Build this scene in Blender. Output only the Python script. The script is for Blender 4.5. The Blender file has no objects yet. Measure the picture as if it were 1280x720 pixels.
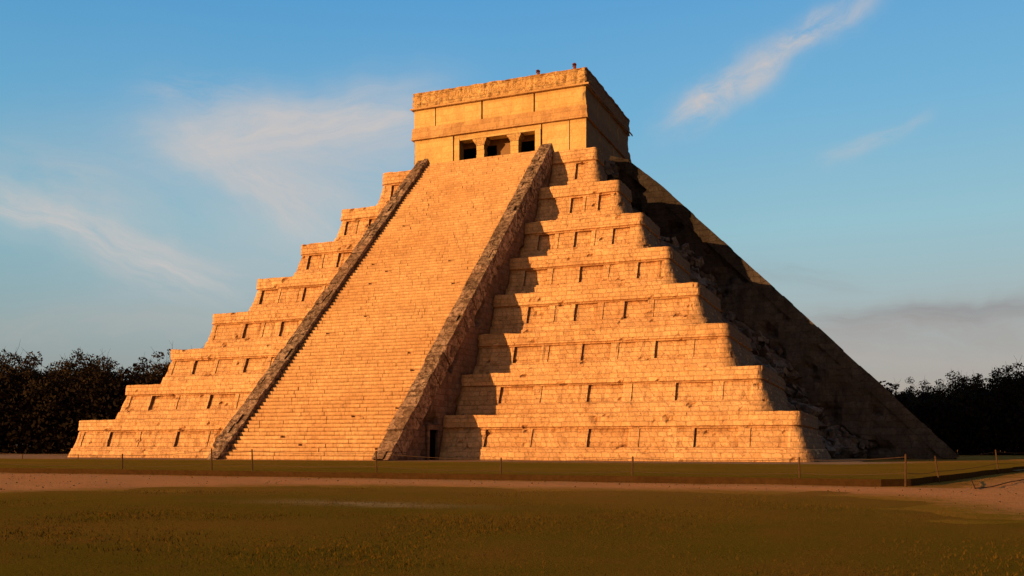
import bpy, math, random
import numpy as np
from mathutils import Vector, noise
random.seed(7); rng = np.random.default_rng(7)
R = math.radians
sc = bpy.context.scene
col = sc.collection

# ------------------------------------------------------------------ camera frame (world units are metres)
CAM = (31.741, -81.674, 0.82); YAW = -0.386; FPX = 1171.4; HOR = 559.0
FW = np.array([math.sin(YAW), math.cos(YAW)]); RT = np.array([math.cos(YAW), -math.sin(YAW)])
def spot(lat, dep):
    p = np.array(CAM[:2]) + FW * dep + RT * lat
    return float(p[0]), float(p[1])
SUN_A, SUN_E = R(34.5), R(7.4)          # azimuth left of the stairway's axis, elevation

# ------------------------------------------------------------------ helpers
def tag(o, label=None, cat=None, group=None, kind=None):
    if label: o['label'] = label
    if cat: o['category'] = cat
    if group: o['group'] = group
    if kind: o['kind'] = kind
    return o
def empty(name, loc=(0, 0, 0), parent=None):
    o = bpy.data.objects.new(name, None); col.objects.link(o); o.location = loc
    if parent: o.parent = parent
    return o
def mesh_data(name, v, f, mats, smooth=False, mi=None):
    me = bpy.data.meshes.new(name)
    me.from_pydata([tuple(map(float, p)) for p in v], [], [tuple(int(i) for i in q) for q in f])
    for m in (mats if isinstance(mats, (list, tuple)) else [mats]): me.materials.append(m)
    if mi is not None: me.polygons.foreach_set('material_index', mi)
    if smooth: me.polygons.foreach_set('use_smooth', [True] * len(me.polygons))
    me.update(); return me
def obj(name, v, f, mats, parent=None, smooth=False, loc=(0, 0, 0), mi=None):
    o = bpy.data.objects.new(name, mesh_data(name, v, f, mats, smooth, mi)); col.objects.link(o)
    o.location = loc
    if parent: o.parent = parent
    return o
def link_mesh(name, me, parent=None, loc=(0, 0, 0)):
    o = bpy.data.objects.new(name, me); col.objects.link(o); o.location = loc
    if parent: o.parent = parent
    return o
class MB:
    def __init__(s): s.v = []; s.f = []
    def hexa(s, p):           # 8 points: bottom ring 0-3, top ring 4-7
        b = len(s.v); s.v += [tuple(q) for q in p]
        for q in ((3, 2, 1, 0), (4, 5, 6, 7), (0, 1, 5, 4), (1, 2, 6, 5), (2, 3, 7, 6), (3, 0, 4, 7)):
            s.f.append(tuple(b + i for i in q))
    def box(s, x0, x1, y0, y1, z0, z1, j=0.0):
        p = [(x0, y0, z0), (x1, y0, z0), (x1, y1, z0), (x0, y1, z0), (x0, y0, z1), (x1, y0, z1), (x1, y1, z1), (x0, y1, z1)]
        if j: p = [tuple(c + random.uniform(-j, j) for c in q) for q in p]
        s.hexa(p)
    def tube(s, pts, rads, n=6, cap=True):
        b = len(s.v); pts = [Vector(p) for p in pts]
        for i, p in enumerate(pts):
            d = (pts[min(i + 1, len(pts) - 1)] - pts[max(i - 1, 0)]).normalized()
            a = d.cross(Vector((0, 0, 1)));
            if a.length < .05: a = Vector((1, 0, 0))
            a.normalize(); c = d.cross(a)
            for k in range(n):
                t = 2 * math.pi * k / n
                s.v.append(tuple(p + (a * math.cos(t) + c * math.sin(t)) * rads[i]))
        for i in range(len(pts) - 1):
            for k in range(n):
                k2 = (k + 1) % n
                s.f.append((b + i * n + k, b + i * n + k2, b + (i + 1) * n + k2, b + (i + 1) * n + k))
        if cap:
            s.f.append(tuple(b + k for k in range(n))[::-1]); s.f.append(tuple(b + (len(pts) - 1) * n + k for k in range(n)))
    def build(s, name, mat, parent=None, smooth=False, loc=(0, 0, 0)):
        return obj(name, s.v, s.f, mat, parent, smooth, loc)
def fbm(x, y, z, o=4): return noise.fractal(Vector((x, y, z)), 1.0, 2.0, o)
def n1(x, y, z): return noise.noise(Vector((x, y, z)))
def ss(a, b, x):
    t = min(1, max(0, (x - a) / (b - a))); return t * t * (3 - 2 * t)

# ------------------------------------------------------------------ materials
class NT:
    def __init__(s, tree): s.t = tree; s.n = tree.nodes; s.l = tree.links
    def new(s, ty, **kw):
        nd = s.n.new(ty)
        for k, v in kw.items(): setattr(nd, k, v)
        return nd
    def put(s, sock, val):
        if hasattr(val, 'is_output') or isinstance(val, bpy.types.NodeSocket): s.l.new(val, sock)
        else: sock.default_value = val
    def math(s, op, a, b=0.0, c=None, clamp=False):
        nd = s.new('ShaderNodeMath', operation=op, use_clamp=clamp)
        s.put(nd.inputs[0], a); s.put(nd.inputs[1], b)
        if c is not None: s.put(nd.inputs[2], c)
        return nd.outputs[0]
    def vmath(s, op, a, b=(0, 0, 0), out=0):
        nd = s.new('ShaderNodeVectorMath', operation=op)
        s.put(nd.inputs[0], a); s.put(nd.inputs[1], b); return nd.outputs[out]
    def mix(s, f, a, b, mode='MIX'):
        nd = s.new('ShaderNodeMix', data_type='RGBA', blend_type=mode)
        s.put(nd.inputs[0], f)
        for i, c in ((6, a), (7, b)): s.put(nd.inputs[i], c if not isinstance(c, tuple) or len(c) == 4 else (*c, 1))
        return nd.outputs[2]
    def ramp(s, f, stops):
        nd = s.new('ShaderNodeValToRGB'); s.put(nd.inputs[0], f); e = nd.color_ramp.elements
        while len(e) < len(stops): e.new(0.5)
        for el, (p, c) in zip(e, stops):
            el.position = p; el.color = (c, c, c, 1) if isinstance(c, (int, float)) else (*c, 1)
        return nd.outputs[0]
    def noise(s, vec, scale, detail=5, rough=.6, dist=0.0, out=0):
        nd = s.new('ShaderNodeTexNoise'); s.put(nd.inputs['Vector'], vec)
        nd.inputs['Scale'].default_value = scale; nd.inputs['Detail'].default_value = detail
        nd.inputs['Roughness'].default_value = rough; nd.inputs['Distortion'].default_value = dist
        return nd.outputs[out]
    def voro(s, vec, scale, feature='F1', out=0, rnd=1.0):
        nd = s.new('ShaderNodeTexVoronoi', feature=feature); s.put(nd.inputs['Vector'], vec)
        nd.inputs['Scale'].default_value = scale; nd.inputs['Randomness'].default_value = rnd
        return nd.outputs[out]
    def scale(s, vec, sc_):
        return s.vmath('MULTIPLY', vec, sc_)
    def bump(s, h, strength=.5, dist=.05, nrm=None):
        nd = s.new('ShaderNodeBump'); s.put(nd.inputs['Height'], h)
        nd.inputs['Strength'].default_value = strength; nd.inputs['Distance'].default_value = dist
        if nrm is not None: s.l.new(nrm, nd.inputs['Normal'])
        return nd.outputs[0]
def material(name):
    m = bpy.data.materials.new(name); m.use_nodes = True
    t = NT(m.node_tree); bs = m.node_tree.nodes['Principled BSDF']
    bs.inputs['Roughness'].default_value = .95; bs.inputs['Specular IOR Level'].default_value = 0.0
    geo = t.new('ShaderNodeNewGeometry')
    return m, t, bs, geo.outputs['Position'], geo
def stone(name, a, b, dark, darkamt=.35, course=(.62, .29), joint=.35, bump=.5, spots=.5, speck=3.0, warp_=.10, tonal=.3, line=None, carve=False, crease_shade=.4, side_shade=0.0, hard=.2, top_shade=0.0):
    m, t, bs, P, geo = material(name)
    sp = t.new('ShaderNodeSeparateXYZ'); t.l.new(P, sp.inputs[0])
    wv = t.noise(P, 1.7, 4, .65, out=1); ws = t.new('ShaderNodeSeparateColor'); t.l.new(wv, ws.inputs[0])
    hx = t.math('ADD', t.math('ADD', sp.outputs[0], t.math('MULTIPLY', sp.outputs[1], .83)), t.math('MULTIPLY', ws.outputs[0], warp_ * 3))
    hz = t.math('ADD', sp.outputs[2], t.math('MULTIPLY', ws.outputs[1], warp_))
    bv = t.new('ShaderNodeCombineXYZ'); t.l.new(hx, bv.inputs[0]); t.l.new(hz, bv.inputs[1])
    br = t.new('ShaderNodeTexBrick', offset=.43, offset_frequency=2, squash=.7, squash_frequency=3)
    t.l.new(bv.outputs[0], br.inputs['Vector'])
    for k, v in (('Scale', 1.0), ('Mortar Size', .022), ('Mortar Smooth', .6), ('Bias', 0.0), ('Brick Width', course[0]), ('Row Height', course[1])): br.inputs[k].default_value = v
    br.inputs['Color1'].default_value = (1, 1, 1, 1); br.inputs['Color2'].default_value = (0, 0, 0, 1)
    mort = br.outputs['Fac']
    big = t.noise(P, .22, 4, .6)
    mid = t.noise(P, 3.4 if hard < .1 else 1.6, 6, .7)
    fine = t.noise(P, 7.0, 6, .75)
    c = t.mix(t.ramp(mid, [(.5 - hard, 0), (.5 + hard, 1)]), a, b)
    c = t.mix(t.math('MULTIPLY', t.ramp(big, [(.38, 0), (.66, 1)]), .5), c, (a[0] * .74, a[1] * .60, a[2] * .50))
    tv = t.new('ShaderNodeSeparateColor'); t.l.new(br.outputs['Color'], tv.inputs[0])
    tone = t.math('ADD', t.math('MULTIPLY', tv.outputs[0], tonal), 1.0 - tonal * .62)
    tone = t.math('MULTIPLY', tone, t.math('ADD', t.math('MULTIPLY', fine, .95), .61))
    tn = t.new('ShaderNodeCombineColor')
    for i in range(3): t.l.new(tone, tn.inputs[i])
    c = t.mix(1.0, c, tn.outputs[0], 'MULTIPLY')
    broken = t.ramp(t.noise(P, 1.1, 5, .7), [(.38, 0), (.62, 1)])
    c = t.mix(t.math('MULTIPLY', t.math('MULTIPLY', mort, broken), joint), c, dark)
    if line:                       # dark joint line, with shade painted in the angle between tread and riser
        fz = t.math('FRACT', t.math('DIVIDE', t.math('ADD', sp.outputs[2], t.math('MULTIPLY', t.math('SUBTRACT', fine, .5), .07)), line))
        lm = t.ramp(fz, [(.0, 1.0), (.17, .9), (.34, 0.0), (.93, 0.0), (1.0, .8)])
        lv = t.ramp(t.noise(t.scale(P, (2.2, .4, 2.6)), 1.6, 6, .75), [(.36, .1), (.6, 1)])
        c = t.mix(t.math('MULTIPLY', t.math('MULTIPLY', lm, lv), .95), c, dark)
    if carve:                      # carved look: sinuous dark lines paint shaded cuts between raised ribbons
        q = t.noise(t.scale(P, (1.0, 1.0, 1.0)), 1.25, 2, .5, 1.9)
        cut = t.ramp(t.math('PINGPONG', t.math('MULTIPLY', q, 6.0), .5), [(.0, 1.0), (.14, .85), (.24, 0.0)])
        c = t.mix(t.math('MULTIPLY', cut, .6), c, dark)
    spk = t.ramp(t.noise(P, speck, 7, .8, .4), [(.55, 0), (.68, 1)])
    c = t.mix(t.math('MULTIPLY', spk, spots), c, dark)
    st = t.ramp(t.noise(t.scale(P, (1.2, 1.2, .35)), .8, 5, .7), [(.5, 0), (.72, 1)])
    c = t.mix(t.math('MULTIPLY', st, darkamt), c, dark)
    ao = t.new('ShaderNodeAmbientOcclusion', samples=4); ao.inputs['Distance'].default_value = crease_shade  # occlusion shade painted into creases, recesses and under ledges
    crease = t.ramp(ao.outputs['AO'], [(.42, 1.0), (.93, 0.0)])
    c = t.mix(t.math('MULTIPLY', crease, t.math('ADD', t.math('MULTIPLY', mid, .9), .25)), c, dark)
    if top_shade:                       # painted shade growing stronger towards the top
        hm = t.math('MULTIPLY', t.ramp(t.math('DIVIDE', sp.outputs[2], 25.0), [(.42, 0), (.72, 1)]), t.math('ADD', t.math('MULTIPLY', mid, .5), top_shade))
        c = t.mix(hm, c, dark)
    if side_shade:                    # shade painted onto the side away from the evening sun
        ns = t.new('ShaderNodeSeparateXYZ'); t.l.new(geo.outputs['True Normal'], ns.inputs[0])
        c = t.mix(t.math('MULTIPLY', t.ramp(ns.outputs[0], [(.45, 0), (.9, 1)]), side_shade), c, t.mix(mid, (.06, .05, .046), (.13, .108, .098)))
    t.l.new(c, bs.inputs['Base Color'])
    h = t.math('ADD', t.math('MULTIPLY', t.math('SUBTRACT', 1.0, mort), .5), t.math('ADD', t.math('MULTIPLY', fine, .8), t.math('MULTIPLY', mid, .6)))
    t.l.new(t.bump(h, bump, .08), bs.inputs['Normal'])
    return m
M = {}
RISE = 25.0 / 98
M['stone'] = stone('limestone', (.95, .61, .315), (.85, .515, .24), (.27, .11, .038), .42, course=(.55, .31), joint=.15, spots=.9, bump=1.0, speck=2.2, warp_=.2, tonal=.24, side_shade=.86)
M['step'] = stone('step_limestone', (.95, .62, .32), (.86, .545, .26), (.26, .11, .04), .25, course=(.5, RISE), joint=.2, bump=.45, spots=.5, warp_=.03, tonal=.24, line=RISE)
M['temple'] = stone('temple_plaster', (.86, .645, .285), (.77, .55, .23), (.36, .18, .065), .26, course=(1.1, .55), joint=.16, bump=.5, spots=.42, tonal=.14, side_shade=.9)
M['carved'] = stone('carved_stone', (.88, .61, .28), (.72, .47, .205), (.22, .095, .035), .3, course=(1.3, .75), joint=.1, bump=1.0, spots=.7, speck=4, tonal=.15, carve=True, side_shade=.9, crease_shade=.2)
M['cornice'] = stone('cornice_stone', (.76, .50, .235), (.60, .36, .165), (.27, .11, .045), .55, course=(1.2, .5), joint=.15, bump=.6, spots=.5, tonal=.18, side_shade=.9)
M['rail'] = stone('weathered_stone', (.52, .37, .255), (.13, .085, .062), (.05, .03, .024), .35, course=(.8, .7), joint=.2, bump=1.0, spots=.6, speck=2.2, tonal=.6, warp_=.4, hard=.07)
M['dark'] = stone('shaded_wall_stone', (.30, .20, .15), (.17, .115, .085), (.04, .022, .016), .6, course=(.7, .4), joint=.4, bump=.9, spots=.5, warp_=.3)  # limestone darkened so the wall's shade sits in its colour
M['rubble'] = stone('rubble_stone', (.30, .265, .24), (.12, .10, .088), (.014, .011, .009), .8, course=(1.1, .6), joint=.3, bump=1.0, spots=.75, speck=.9, warp_=.5, tonal=.5, crease_shade=1.6)
M['sidewall'] = stone('eroded_shade_stone', (.17, .150, .136), (.098, .084, .075), (.026, .02, .017), .6, course=(.9, .5), joint=.15, bump=.9, spots=.7, warp_=.4, tonal=.35, top_shade=.5)  # darkened stone that carries the flank's shade in its colour
def plain(name, c1, c2, scale=4.0, rough=.9, bump=.3):
    m, t, bs, P, geo = material(name)
    n = t.noise(P, scale, 6, .7)
    t.l.new(t.mix(t.ramp(n, [(.3, 0), (.7, 1)]), c1, c2), bs.inputs['Base Color'])
    bs.inputs['Roughness'].default_value = rough
    t.l.new(t.bump(n, bump, .03), bs.inputs['Normal']); return m
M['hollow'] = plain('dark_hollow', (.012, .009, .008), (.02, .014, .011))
M['red'] = plain('red_stone', (.34, .09, .045), (.22, .055, .03), 6)
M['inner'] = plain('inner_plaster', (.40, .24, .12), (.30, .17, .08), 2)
M['wood'] = plain('post_wood', (.13, .075, .038), (.075, .043, .024), 20)
M['wire'] = plain('fence_wire', (.16, .10, .06), (.10, .06, .04), 9)
M['shadow_tube'] = plain('shadow_tube_dark', (.07, .04, .025), (.09, .05, .03), 9)
M['bark'] = plain('bark', (.030, .022, .017), (.016, .012, .010), 3)

M['soil'] = plain('soil_edge', (.085, .045, .016), (.05, .028, .010), 8)
def leafmat(name, a, b):
    m, t, bs, P, geo = material(name)
    oi = t.new('ShaderNodeObjectInfo')
    n = t.noise(P, .35, 4, .65)
    r = t.noise(P, 5.0, 2, .6)
    c = t.mix(t.ramp(n, [(.35, 0), (.65, 1)]), a, b)
    c = t.mix(t.math('MULTIPLY', t.ramp(r, [(.45, 0), (.7, 1)]), .6), c, tuple(x * 1.7 for x in b))
    tn = t.math('ADD', t.math('MULTIPLY', oi.outputs['Random'], .6), .7)
    cc = t.new('ShaderNodeCombineColor')
    for i in range(3): t.l.new(tn, cc.inputs[i])
    c = t.mix(1.0, c, cc.outputs[0], 'MULTIPLY')
    t.l.new(c, bs.inputs['Base Color']); bs.inputs['Specular IOR Level'].default_value = .05
    return m
M['leaf'] = leafmat('dark_foliage', (.022, .017, .011), (.05, .036, .021))
M['under'] = leafmat('undergrowth_foliage', (.011, .0085, .006), (.018, .013, .009))

# ground materials
def grass_colour(t, P, base=True):
    P2 = t.scale(P, (1, 1, 0))
    big = t.noise(P2, .16, 5, .65); mid = t.noise(P2, 1.1, 6, .7); fine = t.noise(P, 26.0, 5, .8)
    green, dry, brown = (.37, .245, .022), (.52, .275, .035), (.58, .24, .045)
    c = t.mix(t.ramp(big, [(.38, 0), (.62, 1)]), green, dry)
    c = t.mix(t.math('MULTIPLY', t.ramp(mid, [(.48, 0), (.72, 1)]), .6), c, brown)
    c = t.mix(t.math('MULTIPLY', t.ramp(fine, [(.4, 0), (.75, 1)]), .45), c, (.20, .135, .015))
    if base:
        sp = t.new('ShaderNodeSeparateXYZ'); t.l.new(P, sp.inputs[0])
        y = t.math('ADD', sp.outputs[1], t.math('MULTIPLY', t.math('SUBTRACT', mid, .5), 2.4))
        nearpath = t.ramp(t.math('DIVIDE', t.math('SUBTRACT', -61.0, y), 9.0), [(0.0, 1.0), (.4, .35), (1.0, 0.0)])
        c = t.mix(t.math('MULTIPLY', nearpath, .6), c, (.74, .32, .075))
        dx = t.math('DIVIDE', t.math('ADD', sp.outputs[0], -24.3), 1.5)
        dy = t.math('DIVIDE', t.math('ADD', y, 69.3), .55)
        worn = t.math('EXPONENT', t.math('MULTIPLY', t.math('ADD', t.math('MULTIPLY', dx, dx), t.math('MULTIPLY', dy, dy)), -1.0))
        c = t.mix(t.math('MULTIPLY', worn, .75), c, (.85, .58, .24))
    return c, mid, fine
def grassmat(name, base=True):
    m, t, bs, P, geo = material(name)
    c, mid, fine = grass_colour(t, P, base)
    t.l.new(c, bs.inputs['Base Color'])
    t.l.new(t.bump(t.math('ADD', fine, t.math('MULTIPLY', mid, 1.2)), .9, .12), bs.inputs['Normal'])
    return m
M['grass'] = grassmat('dry_grass'); M['turf'] = grassmat('turf_grass', False)
def dirtmat(name, a, b, c3, fray=False):
    m, t, bs, P, geo = material(name)
    P2 = t.scale(P, (1, 1, 0))
    big = t.noise(P2, .35, 5, .65); mid = t.noise(P2, 2.2, 6, .7); fine = t.noise(P2, 18, 5, .75)
    c = t.mix(t.ramp(big, [(.35, 0), (.65, 1)]), a, b)
    c = t.mix(t.math('MULTIPLY', t.ramp(mid, [(.5, 0), (.75, 1)]), .6), c, c3)
    c = t.mix(t.math('MULTIPLY', t.ramp(fine, [(.5, 0), (.75, 1)]), .35), c, tuple(x * .5 for x in c3))
    if fray:
        at = t.new('ShaderNodeAttribute', attribute_name='edge'); gc, gm_, gf = grass_colour(t, P)
        e = t.math('ADD', at.outputs['Fac'], t.math('ADD', t.math('MULTIPLY', t.math('SUBTRACT', mid, .5), 2.6), t.math('MULTIPLY', t.math('SUBTRACT', fine, .5), 1.2)))
        c = t.mix(t.ramp(t.math('DIVIDE', e, 2.2), [(.15, 0), (.75, 1)]), gc, c)
    t.l.new(c, bs.inputs['Base Color'])
    t.l.new(t.bump(t.math('ADD', t.math('MULTIPLY', fine, .5), mid), .8, .2), bs.inputs['Normal'])
    return m
M['dirt'] = dirtmat('path_dirt', (.98, .46, .165), (.93, .41, .14), (.80, .33, .10), True)
M['apron'] = dirtmat('apron_dirt', (.58, .37, .20), (.48, .29, .14), (.30, .17, .07))
m, t, bs, P, geo = material('blade_grass')
oi = t.noise(P, .5, 4, .6)
t.l.new(t.mix(t.ramp(oi, [(.35, 0), (.65, 1)]), (.10, .066, .008), (.14, .078, .011)), bs.inputs['Base Color'])
M['blade'] = m

# ------------------------------------------------------------------ the stepped pyramid
pyr = empty('stepped_pyramid', (0, 0, 0))
tag(pyr, 'huge sunlit stepped stone pyramid with a broad central stairway, its right flank dark and ruined', 'pyramid')
H = [0, 2.87, 5.69, 8.62, 11.71, 14.79, 17.98, 21.25, 24.82]
WT = [27.02, 24.63, 22.28, 19.98, 17.48, 14.90, 12.46, 9.85]
REC = [[7.72, 14.56, 21.03], [7.76, 13.8, 19.43], [7.8, 12.65, 17.6], [7.9, 11.4, 14.9], [6.7, 10.93, 15.2], [6.8, 9.7, 12.64], [8.56, 10.8], [8.1]]
RECW = [2.5, 2.25, 1.95, 1.6, 1.7, 1.25, .95, .7]
RUIN = [.66 * (w_ - 6.2) for w_ in WT]
def prof(f, h):
    if f <= .24: o = .86 - .30 * f / .24
    elif f <= .725: o = .46 - (f - .245) * 1.10
    else: o = .07 - .09 * (f - .73) / .27
    return o * min(1, h / 3.0 + .05)
def terrace(i):
    z0, z1 = H[i], H[i + 1]; h = z1 - z0; w = WT[i]; r = .6 - .02 * i
    rec = []
    for x in REC[i]:
        rec.append((x, min(x + RECW[i], w - r - .2)))
    rec = rec + [(-b, -a) for a, b in rec]
    cols = []      # (px, py, nx, ny, fine coordinate, side)
    def side(a, b, step, edges=()):
        xs = set(np.round(np.arange(a, b, step), 4).tolist()) | {round(b, 4)}
        for e in edges:
            for d in (-.012, .012):
                if a < e + d < b: xs.add(round(e + d, 4))
        return sorted(xs)
    k = w - r
    shal = []
    for (x, y_), wd in zip(zip(REC[i], REC[i][1:] + [w - r + .2]), [RECW[i]] * 9):
        a_, b_ = x + wd + .28 * wd, y_ - .2 * wd
        if b_ - a_ > .5: shal.append((a_, b_)); shal.append((-b_, -a_))
    ed = [e for q in rec + shal for e in q]
    for x in side(-k, k, .17, ed): cols.append((x, -w + r, 0, -1, x, 0))
    for a in np.linspace(0, math.pi / 2, 12)[1:-1]: cols.append((k, -k, math.sin(a), -math.cos(a), 0, 4))
    for y in side(-k, k, .3): cols.append((w - r, y, 1, 0, y, 1))
    for a in np.linspace(0, math.pi / 2, 6)[1:-1]: cols.append((k, k, math.cos(a), math.sin(a), 0, 4))
    for x in side(-k, k, 1.2)[::-1]: cols.append((x, w - r, 0, 1, x, 2))
    for a in np.linspace(0, math.pi / 2, 6)[1:-1]: cols.append((-k, k, -math.sin(a), math.cos(a), 0, 4))
    for y in side(-k, k, .6)[::-1]: cols.append((-w + r, y, -1, 0, y, 3))
    for a in np.linspace(0, math.pi / 2, 12)[1:-1]: cols.append((-k, -k, -math.cos(a), -math.sin(a), 0, 4))
    fr = [-.03, .05, .1, .15, .2, .24, .248, .285, .295, .345, .395, .445, .495, .545, .595, .645, .672, .682, .715, .728, .735, .78, .83, .88, .93, .97, 1.0]
    V = []; F = []
    nr = len(fr) + 2
    for (px, py, nx, ny, s, sd) in cols:
        insh = sd == 0 and any(a < s < b for a, b in shal)
        inrec = sd == 0 and any(a < s < b for a, b in rec)
        ruin = 0.0
        if sd == 1 and s > -k:
            ruin = 1.0
        for q, f in enumerate(fr):
            o = prof(f, h) + r
            if sd == 0 or sd == 4 or sd == 3:
                if .29 < f < .678 and inrec: o -= .20
                if .29 < f < .678 and insh: o -= .06
            X, Y = px + nx * o, py + ny * o; Z = z0 + f * h
            if ruin:
                lim = -w + RUIN[i] + .16 * RUIN[i] * n1(Z * .5, i * 7.1, 3.3) + .5 * n1(Z * 2.3, i * 3.7, s)
                pu = ss(lim - .25, lim + .25, s)
                o -= 2.6 * pu + .12 * abs(n1(s * 1.3, Z * 1.3, 5))
            d = .035 * fbm(X * .9, Y * .9, Z * 1.6, 3) + .016 * n1(X * 3.7, Y * 3.7, Z * 5.0)
            # missing blocks and pits
            pit = fbm(X * 1.1 + 9, Y * 1.1, Z * 2.1 + 4 * i, 3)
            if pit > .62: d -= .16 * min(1, (pit - .62) * 6)
            # worn carved panels between the mouldings
            if sd == 0 and .29 < f < .678:
                cw = math.floor(s * 1.9 + .8 * n1(s * .7, i * 2.2, 1)); d += .075 * (noise.cell(Vector((cw + .5, i * 3.3 + .5, math.floor(f * 9) * .0 + .5))) - .5) * (.4 + .9 * abs(n1(s * .35, f * 2, i)))
                d += .03 * n1(s * 3.1, Z * 2.2, 4.4)
            # blocks standing a few centimetres proud
            bx = math.floor((X + Y) * 1.7 + i * .37 + .5 * math.floor(Z * 3.1)); bz = math.floor(Z * 3.1)
            d += .022 * noise.cell(Vector((bx * 1.31 + .5, bz * 1.77 + .5, i + .5)))
            o += d
            if f >= .97: Z += .06 * n1(X * .55, Y * .55, 3.1 * i) + .035 * n1(X * 2.1, Y * 2.1, 7.7 + i) - (.10 * max(0, n1(X * .8 + 4, Y * .8, i) - .35))
            V.append((px + nx * o, py + ny * o, Z))
        lastZ = V[-1][2]; lo = o
        V.append((px + nx * (lo - .45), py + ny * (lo - .45), z1 + .02))
        inn = -3.2 if i < 7 else -4.0
        V.append((px + nx * (r + inn), py + ny * (r + inn), z1 + (.02 if i < 7 else .03)))
    n = len(cols)
    for c in range(n):
        c2 = (c + 1) % n
        for q in range(nr - 1):
            F.append((c * nr + q, c2 * nr + q, c2 * nr + q + 1, c * nr + q + 1))
    if i == 7:
        F.append(tuple(c * nr + nr - 1 for c in range(n)))
    return obj('terrace', V, F, M['stone'], pyr)
for i in range(8): terrace(i)

# front stairway: core with side walls (one of them with a low doorway), steps, balustrades
YS, YT, ZT = -33.0, -9.95, 25.0
SLOPE = (YT - YS) / ZT
XI, XO = 5.12, 6.12
NST = 98
def ztop(y): return max(0.0, (y - YS) / SLOPE)
core = MB()
door = (-28.9, -27.95, 1.9)
def sidewall(mb, sx, holes=True):
    ys = sorted(set(np.round(np.linspace(YS, YT, 74), 3).tolist() + ([door[0], door[1]] if holes else [])))
    zs = sorted(set(np.round(np.linspace(0, ZT, 72), 3).tolist() + ([door[2]] if holes else [])))
    idx = {}
    def vert(a, b):
        zt = ztop(ys[a]) - .12
        z = max(-.05, min(zs[b], zt)); key = (a, round(z, 4))
        if key not in idx:
            y = ys[a]
            dx = .10 * fbm(y * .7, z * .7, 3 + sx, 4) + .05 * n1(y * 2.5, z * 2.5, 9)
            pit = fbm(y * .6 + 5, z * .6, 11 + sx, 3)
            if pit > .35: dx -= .5 * min(1, (pit - .35) * 4)
            if holes and abs(y - (door[0] + door[1]) / 2) < 1.0 and z < 2.4: dx *= .15
            idx[key] = len(mb.v); mb.v.append((sx * (XO - .06 + dx), y, z))
        return idx[key]
    for a in range(len(ys) - 1):
        for b in range(len(zs) - 1):
            if zs[b] >= max(ztop(ys[a]), ztop(ys[a + 1])): continue
            if holes and door[0] - .001 <= ys[a] < door[1] - .001 and zs[b] < door[2] - .001: continue
            q = [vert(a, b), vert(a + 1, b), vert(a + 1, b + 1), vert(a, b + 1)]
            u = []
            for x in q:
                if x not in u: u.append(x)
            if len(u) >= 3: mb.f.append(tuple(u if sx > 0 else u[::-1]))
sidewall(core, 1, True); sidewall(core, -1, False)
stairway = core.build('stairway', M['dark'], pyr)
dw = MB()
xa = XO - 1.6
y0, y1, zt = door
dw.v += [(XO - .04, y0, -.02), (XO - .04, y1, -.02), (XO - .04, y1, zt), (XO - .04, y0, zt), (xa, y0, -.02), (xa, y1, -.02), (xa, y1, zt), (xa, y0, zt)]
dw.f += [(4, 5, 6, 7), (0, 4, 7, 3), (1, 2, 6, 5), (3, 7, 6, 2)]
doorway = dw.build('doorway', M['hollow'], stairway)
fr = MB(); fr.box(XO - .1, XO + .06, y0 - .28, y0 - .004, -.02, zt + .03, .02); fr.box(XO - .1, XO + .06, y1 + .004, y1 + .3, -.02, zt + .03, .02); fr.box(XO - .1, XO + .09, y0 - .34, y1 + .34, zt + .035, zt + .34, .02)
fr.build('door_frame', M['dark'], stairway)
rise, run = ZT / NST, (YT - YS) / NST
for k in range(NST):
    mb = MB(); x = -XI - .04
    yk = YS + k * run
    wav = .03 * n1(k * .3, 4.4, 0)
    while x < XI + .04:
        wd = random.uniform(.32, .85); x2 = min(XI + .04, x + wd)
        if XI + .04 - x2 < .2: x2 = XI + .04
        cxm = (x + x2) / 2
        jy = random.uniform(-.018, .018) + .05 * n1(cxm * .4, k * .21, 2) + wav
        jz = random.uniform(-.012, .008) - .10 * max(0, n1(cxm * .9, k * .5, 8) - .45)
        if random.random() < .005: jz -= .12
        zb = -.05 if k == 0 else k * rise - .14
        mb.hexa([(x + .002, yk + jy, zb), (x2 - .002, yk + jy + random.uniform(-.008, .008), zb), (x2 - .002, yk + run * 2.2, zb), (x + .002, yk + run * 2.2, zb),
                 (x + .002 + random.uniform(0, .006), yk + jy + random.uniform(-.006, .012), (k + 1) * rise + jz), (x2 - .002 - random.uniform(0, .006), yk + jy + random.uniform(-.006, .012), (k + 1) * rise + jz + random.uniform(-.012, .012)),
                 (x2 - .002, yk + run * 2.2, (k + 1) * rise + jz), (x + .002, yk + run * 2.2, (k + 1) * rise + jz)])
        x = x2
    mb.build('step', M['step'], stairway)
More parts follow.
